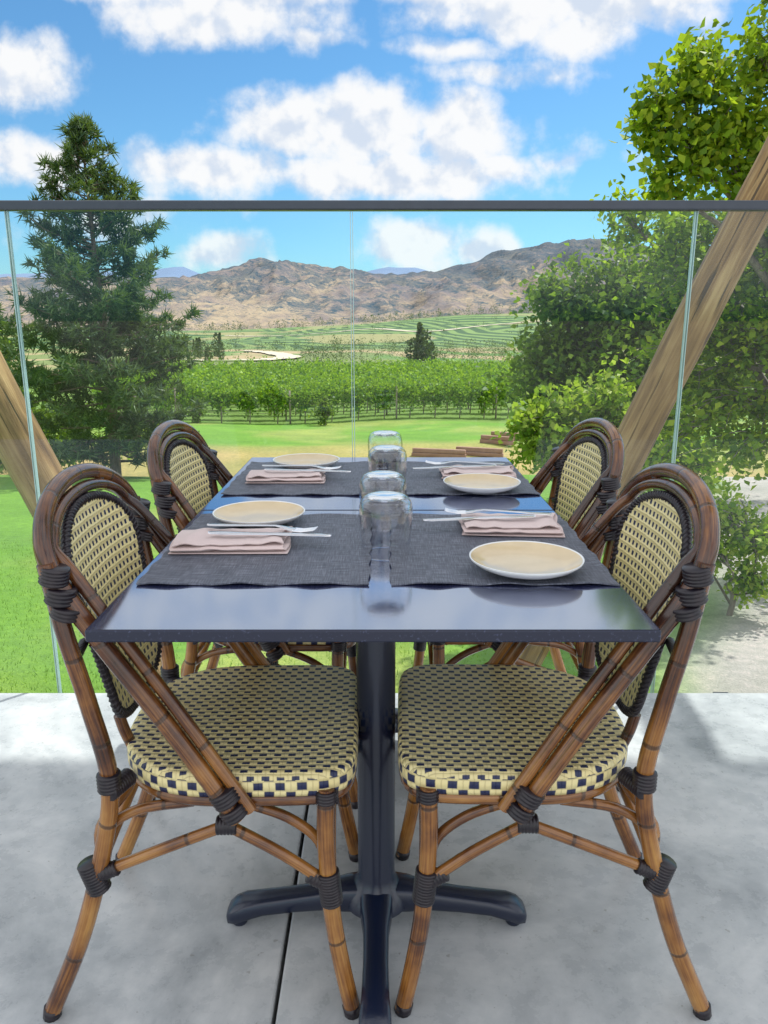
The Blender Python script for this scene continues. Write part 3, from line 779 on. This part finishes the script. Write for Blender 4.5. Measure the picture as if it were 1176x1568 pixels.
# ------------------------------------------------------------------ broadleaf trees
def at(Y,u,v): return (u*Y,Y,CAMZ+v*Y)
def broadleaf(name,base,fork,clumps,lsize,mat,bark,tr,twigs=16,perleaf=34,seed=0,spread=.16):
    rs=np.random.default_rng(seed); e=empty(name); tb=MB()
    B=Vector(base);K=Vector(fork)
    tk=catmull([B-Vector((0,0,.3)),B.lerp(K,.5)+Vector((.08,0,0)),K],6); tube(tb,tk,[tr*(1-.35*i/(len(tk)-1)) for i in range(len(tk))],10)
    C=[]
    for (c,r,w) in clumps:
        c=Vector(c); s=tk[int(rs.uniform(.45,1)*(len(tk)-1))]
        mid=s.lerp(c,.5)+Vector((rs.normal()*.15,rs.normal()*.15,.12*(c-s).length))
        lm=catmull([s,mid,c],6); tube(tb,lm,[max(.008,tr*.40*(1-.85*i/(len(lm)-1))) for i in range(len(lm))],6)
        nt=max(3,int(twigs*w))
        for q in range(nt):
            a=lm[int(rs.uniform(.55,1)*(len(lm)-1))]
            if (c-a).length>1.6*max(r): a=c+(a-c).normalized()*1.6*max(r)*rs.uniform(.3,1)
            dv=rs.normal(size=3); dv/=np.linalg.norm(dv); dv*=rs.uniform(.35,1.25)
            b=c+Vector((dv[0]*r[0],dv[1]*r[1],dv[2]*r[2]))
            mm=a.lerp(b,.5)+Vector((0,0,.08))
            tw=catmull([a,mm,b],3); tube(tb,tw,[.010*(1-.7*i/(len(tw)-1)) for i in range(len(tw))],3,cap=False)
            ts=rs.uniform(.35,1.08,perleaf)
            A=np.array(a)[None];Bb=np.array(b)[None];Mm=np.array(mm)[None]; T=ts[:,None]
            pts=(1-T)**2*A+2*T*(1-T)*Mm+T*T*Bb+rs.normal(size=(perleaf,3))*spread*(.5+.5*T)
            C.append(pts)
    tb.obj('trunk_and_limbs',[bark],e,True); poly_np('foliage',leaves(np.concatenate(C),lsize,.7,.7),mat,e)
    return e
cl=[]
for (u,v,r,w,Y) in [(.49,.33,.42,1.0,7.2),(.43,.31,.32,.8,7.0),(.375,.290,.26,.6,6.9),(.345,.262,.2,.5,6.9),(.310,.245,.17,.4,6.8),(.325,.218,.2,.5,6.9),(.375,.225,.3,.8,7.0),(.43,.24,.35,1.0,7.1),(.50,.25,.4,1,7.3),(.36,.180,.26,.7,7.0),(.34,.155,.2,.4,7.0),(.42,.18,.35,1.0,7.1),(.47,.17,.4,1,7.2),(.53,.30,.5,1,7.6),(.56,.2,.5,1,7.6),(.54,.12,.5,1,7.6),(.47,.38,.35,.8,7.5),(.50,.37,.4,.9,7.5),(.52,.40,.5,.7,7.8),(.29,.125,.35,.6,9),(.33,.10,.55,1.1,9),(.39,.12,.6,1.1,8.6),(.44,.12,.6,1.1,8.4),(.49,.13,.6,1,8.4),(.36,.05,.6,1.2,8.8),(.42,.04,.65,1.3,8.5),(.48,.05,.6,1.1,8.3),(.53,.05,.6,1,8.2),(.38,-.02,.6,1.2,8.6),(.44,-.03,.6,1.2,8.4),(.50,-.03,.6,1.1,8.2),(.56,-.02,.6,1,8.2),(.36,-.08,.55,1,8.7),(.42,-.10,.55,1,8.4),(.48,-.11,.55,1,8.2),(.55,-.1,.6,1,8.2),(.45,-.17,.45,.8,8),(.52,-.17,.5,.8,8),(.38,-.15,.5,.9,8.5)]:
    cl.append((at(Y,u,v),(r*1.08,r*1.08,r*.80),w))
broadleaf('maple_tree',(5.0,8.6,-1.7),(4.6,8.4,1.2),cl,.088,M_maple,M_bark2,.15,17,36,1,.08)
cl=[]
for (u,v,r,w) in [(.205,.028,.6,.8),(.235,.02,.8,1),(.27,.035,.9,1),(.31,.05,.9,1),(.35,.06,1,1),(.20,-.03,.8,1),(.245,-.03,1,1.1),(.29,-.01,1,1.1),(.34,0,1,1),(.39,.02,1,1),(.19,-.07,.75,1),(.235,-.08,1,1),(.28,-.08,1,1),(.33,-.07,1,1),(.39,-.06,1,1),(.44,0,1,1),(.5,.02,1.2,1),(.45,-.08,1.2,1),(.52,-.08,1.2,1),(.2,-.115,.6,.7),(.40,.09,1.1,1),(.46,.10,1.1,1),(.52,.10,1.1,1)]:
    cl.append((at(14.5,u,v),(r,r,r*.85),w))
broadleaf('locust_tree',(4.4,14.6,-2.4),(4.3,14.5,-.2),cl,.13,M_dark,M_bark2,.18,26,40,2,.13)
cl=[]
for (u,v,r,w) in [(.19,-.125,.4,.8),(.225,-.115,.5,1),(.265,-.10,.55,1),(.31,-.105,.6,1),(.205,-.165,.4,.8),(.245,-.16,.5,1),(.29,-.155,.55,1),(.34,-.15,.6,1),(.40,-.15,.6,1),(.26,-.205,.4,.9),(.31,-.20,.45,.9),(.36,-.20,.5,.9),(.42,-.19,.5,.9)]:
    cl.append((at(10.2,u,v),(r,r,r*.8),w))
broadleaf('flowering_shrub',(2.9,10.3,-1.9),(2.9,10.3,-1.2),cl,.095,M_shrub,M_bark2,.06,20,38,3,.09)
cl=[]
for (u,v,r,w) in [(.43,-.30,.22,.8),(.47,-.27,.3,1),(.52,-.29,.3,1),(.50,-.35,.22,.8),(.40,-.26,.2,.5)]:
    cl.append((at(6.3,u,v),(r,r,r*.7),w))
broadleaf('ornamental_bush',(3.0,6.4,-1.4),(3.0,6.4,-1.1),cl,.06,M_shrub,M_bark2,.03,18,40,9,.08)
cl=[]
for (u,v,r,w) in [(-.55,-.08,1.2,1),(-.50,-.11,1.0,1),(-.45,-.13,.9,1),(-.52,-.16,.8,1),(-.47,-.18,.7,.9),(-.42,-.17,.6,.8),(-.58,-.02,1.3,1),(-.40,-.15,.6,.6)]:
    cl.append((at(20.5,u,v),(r,r,r*.7),w))
broadleaf('hedge_thicket',(-10.2,20.6,-3),(-10.2,20.6,-2.4),cl,.15,M_dark,M_bark2,.08,26,36,4,.2)
cl=[]
for (u,v,r,w) in [(-.305,-.145,.5,1),(-.275,-.14,.45,1),(-.255,-.150,.35,.7),(-.33,-.155,.5,1),(-.29,-.165,.4,.8)]:
    cl.append((at(24,u,v),(r,r,r*.8),w))
broadleaf('young_shrub',(-7,24.2,-3.7),(-7,24.2,-3.3),cl,.12,M_shrub,M_bark2,.05,16,30,5,.15)
for (u,Y,h) in((-.078,40.5,1.35),(-.243,40,1.1)):
    g_=float(H(u*Y,Y)); broadleaf('round_bush',(u*Y,Y,g_),(u*Y,Y,g_+.3),[((u*Y,Y,g_+h*.5),(h*.42,h*.42,h*.45),1.5),((u*Y+.1,Y,g_+h*.85),(h*.25,h*.25,h*.3),.6)],.13,M_dark,M_bark2,.03,20,30,6,.1)

# ------------------------------------------------------------------ distant trees (one mass)
Q=[];SZ=[]
def dtree(x,y,h,w,kind,n=150):
    if y<420 and abs(x/y+.155)<.050 and y>190: return
    g_=float(H(x,y)); z=rng.uniform(.05,1,n)
    if kind=='c': rr=w*.5*(1-z)**.8+.1
    else: rr=w*.5*np.sqrt(np.clip(1-(z*2-1)**2*.9,0,1))
    a=rng.uniform(0,6.28,n); q=rr*np.sqrt(rng.uniform(.15,1,n))*(1+.25*np.sin(a*3+x))
    Q.append(np.stack([x+q*np.cos(a),y+q*np.sin(a),g_+z*h],1)); SZ.append(np.full(n,max(.30,h*.10)))
for i in range(40):
    Y=rng.uniform(215,300);u=rng.uniform(-.30,-.205); dtree(u*Y,Y,rng.uniform(4,8),rng.uniform(2,3.4),'c' if i%3 else 'r')
for (u,Y,h,k) in((.036,150,5.5,'r'),(.045,152,8.4,'c'),(.052,150,7.0,'r'),(.060,156,5,'r'),(-.225,160,4,'r')): dtree(u*Y,Y,h,h*.42,k,300)
for i in range(280):
    Y=rng.uniform(180,350);u=rng.uniform(-.30,.30); dtree(u*Y,Y,rng.uniform(1.8,4.2),rng.uniform(3,7),'r',60)
for i in range(300):
    Y=rng.uniform(400,540);u=rng.uniform(-.3,.3); dtree(u*Y,Y,rng.uniform(3,7),rng.uniform(5,10),'r',50)
for i in range(160):
    Y=rng.choice([620,690,760,840,900])+rng.normal()*6;u=rng.uniform(-.3,.3); dtree(u*Y,Y,rng.uniform(3,8),rng.uniform(5,11),'r',45)
for i in range(520):
    Y=rng.uniform(950,1350);u=rng.uniform(-.35,.35); dtree(u*Y,Y,rng.uniform(5,13),rng.uniform(6,14),'c' if i%2 else 'r',40)
for i in range(60):
    Y=rng.uniform(96,125);u=rng.uniform(-.34,.32); dtree(u*Y,Y,rng.uniform(.8,2.0),rng.uniform(2,4),'r',60)
poly_np('distant_trees',leaves(np.concatenate(Q),np.concatenate(SZ),.4,.9),M_dist)

m,t=newmat('red_timber'); t.bsdf(t.mix(t.noise(t.coord('Object'),5,4),(.24,.13,.09),(.42,.26,.19)),.85); M_tim=m
for (u,Y,L,rz) in((.072,26.3,1.9,-.25),(.125,26.5,1.7,-.35),(.148,28.0,1.3,-.5),(.165,29.5,1.6,-.5)):
    mb=MB(); x=u*Y; g_=float(H(x,Y))
    for k in range(2): box(mb,(0,.02*k,.07+.15*k),(L-.05*k,.16,.14),0,.015)
    o=mb.obj('retaining_wall',[M_tim],None,True,40); o.location=(x,Y,g_); o.rotation_euler[2]=rz
n=42000
x=rng.uniform(-4.5,4.5,n);y=2.6+rng.uniform(0,1,n)**1.3*7.5; x=x*(.6+y*.12)
k=x<1.55+(y-4.5)*.44; x=x[k];y=y[k];n=len(x)
b=np.stack([x,y,H(x,y)-.005],1); h=rng.uniform(.02,.05,(n,1)); d=rng.normal(size=(n,3))*.35; d[:,2]=1; d=nrmz(d)
s=nrmz(np.cross(d,rng.normal(size=(n,3))))*.0035
M_gr=leafmat('grass_blade',[(0,(.07,.17,.012)),(.5,(.13,.28,.015)),(1,(.20,.36,.03))],.35)
poly_np('lawn_grass',np.stack([b-s,b+s,b+d*h],1),M_gr)

# ------------------------------------------------------------------ world
SUN_EL=math.radians(57);SUN_AZ=math.radians(45)
w=bpy.data.worlds.new('World'); scene.world=w; w.use_nodes=True; t=NT(w.node_tree)
sky=t.n('ShaderNodeTexSky',sky_type='NISHITA',sun_disc=False,sun_elevation=SUN_EL,sun_rotation=SUN_AZ,air_density=1.0,dust_density=.4,ozone_density=2.5).outputs[0]
d=t.coord('Generated'); s=t.n('ShaderNodeSeparateXYZ',{0:d}); X,Y,Z=s.outputs[0],s.outputs[1],s.outputs[2]
yy=t.m('MAXIMUM',Y,.15); vv=t.m('DIVIDE',Z,yy)
P0=t.n('ShaderNodeCombineXYZ',{0:t.m('DIVIDE',X,yy),1:vv,2:0.0}).outputs[0]
wn=t.noise(P0,9,2,.6,out='Color'); P1=t.vm('ADD',P0,t.vm('MULTIPLY',t.vm('SUBTRACT',wn,(.5,.5,.5)),(.09,.06,0)))
best=None
B=[(-.123,.227,.09,.044,1),(-.022,.222,.12,.058,1),(.087,.222,.105,.054,1),(-.203,.173,.115,.037,1),(.1355,.176,.07,.030,.9),(.0095,.170,.19,.038,1),
   (-.195,.345,.15,.036,1),(-.0895,.325,.05,.024,.8),(.197,.350,.19,.032,1),(.2365,.325,.08,.032,.8),(.0775,.312,.07,.018,.7),(-.4225,.1875,.095,.036,1),(-.43,.283,.075,.045,.9),
   (-.2,.083,.07,.024,1),(.042,.0907,.08,.032,1.1),(.1226,.083,.045,.022,.9),(.13,.285,.10,.018,.55),(.21,.19,.07,.02,.5),(-.33,.12,.1,.03,.55)]
for (cu,cv,ru,rv,wt) in B:
    q=t.vm('MULTIPLY',t.vm('SUBTRACT',P1,(cu,cv,0)),(1/ru,1/rv,0)); L=t.vm('LENGTH',q)
    f=t.m('MULTIPLY_ADD',L,-1.15*wt,1.40*wt)
    best=f if best is None else t.m('MAXIMUM',best,f)
fb=t.noise(P0,15,6,.56); fb2=t.noise(t.vm('ADD',P0,(.010,.020,0)),15,3,.5)
dn=t.m('ADD',t.m('MAXIMUM',best,-.4),t.m('MULTIPLY',t.m('SUBTRACT',fb,.5),2.3))
dn=t.m('ADD',dn,t.m('MULTIPLY',t.sstep(vv,.35,.385),2.2))  # solid cloud added above the view to brighten the tabletop reflection
front=t.sstep(Y,.12,.3)
dg=t.sstep(t.noise(d,2.6,3,.6),.30,.55)
al=t.sstep(dn,.02,.90)
alpha=t.m('ADD',t.m('MULTIPLY',al,front),t.m('MULTIPLY',dg,t.m('SUBTRACT',1,front)))
alpha=t.m('MULTIPLY',alpha,t.sstep(Z,.0,.05))
lit=t.sstep(t.m('ADD',t.m('MULTIPLY',t.m('SUBTRACT',fb,fb2),1.0),t.m('MULTIPLY',dn,-.03)),-.16,.02)
ccol=t.mix(lit,(6.3,7.0,8.1),(9.0,9.0,9.0))
ccol=t.mix(front,(13.0,13.1,13.3),ccol)  # unseen clouds behind camera, brightened as fill for the shaded deck
skyc=t.mix(1.0,sky,(.66,1.10,1.30),'MULTIPLY')
c=t.mix(t.m('MULTIPLY',alpha,.96),skyc,ccol)
bg=t.n('ShaderNodeBackground',{'Color':c,'Strength':.11}); o=t.n('ShaderNodeOutputWorld'); t.nt.links.new(bg.outputs[0],o.inputs[0])
sd=bpy.data.lights.new('sun','SUN'); sd.energy=5.0; sd.angle=math.radians(.53); sd.color=(1,.955,.88)
so=bpy.data.objects.new('sun',sd); scene.collection.objects.link(so)
dirv=Vector((math.sin(SUN_AZ)*math.cos(SUN_EL),math.cos(SUN_AZ)*math.cos(SUN_EL),math.sin(SUN_EL)))
so.rotation_euler=dirv.to_track_quat('Z','Y').to_euler()
# ------------------------------------------------------------------ camera
cd=bpy.data.cameras.new('camera'); cd.sensor_width=36; cd.sensor_fit='AUTO'; cd.lens=36*1178/1568; cd.clip_start=.05; cd.clip_end=30000
co=bpy.data.objects.new('camera',cd); scene.collection.objects.link(co); co.location=(0,0,CAMZ); co.rotation_euler=(math.radians(90-13.97),0,0)
scene.camera=co
scene.view_settings.view_transform='Standard'; scene.view_settings.look='None'; scene.view_settings.exposure=0
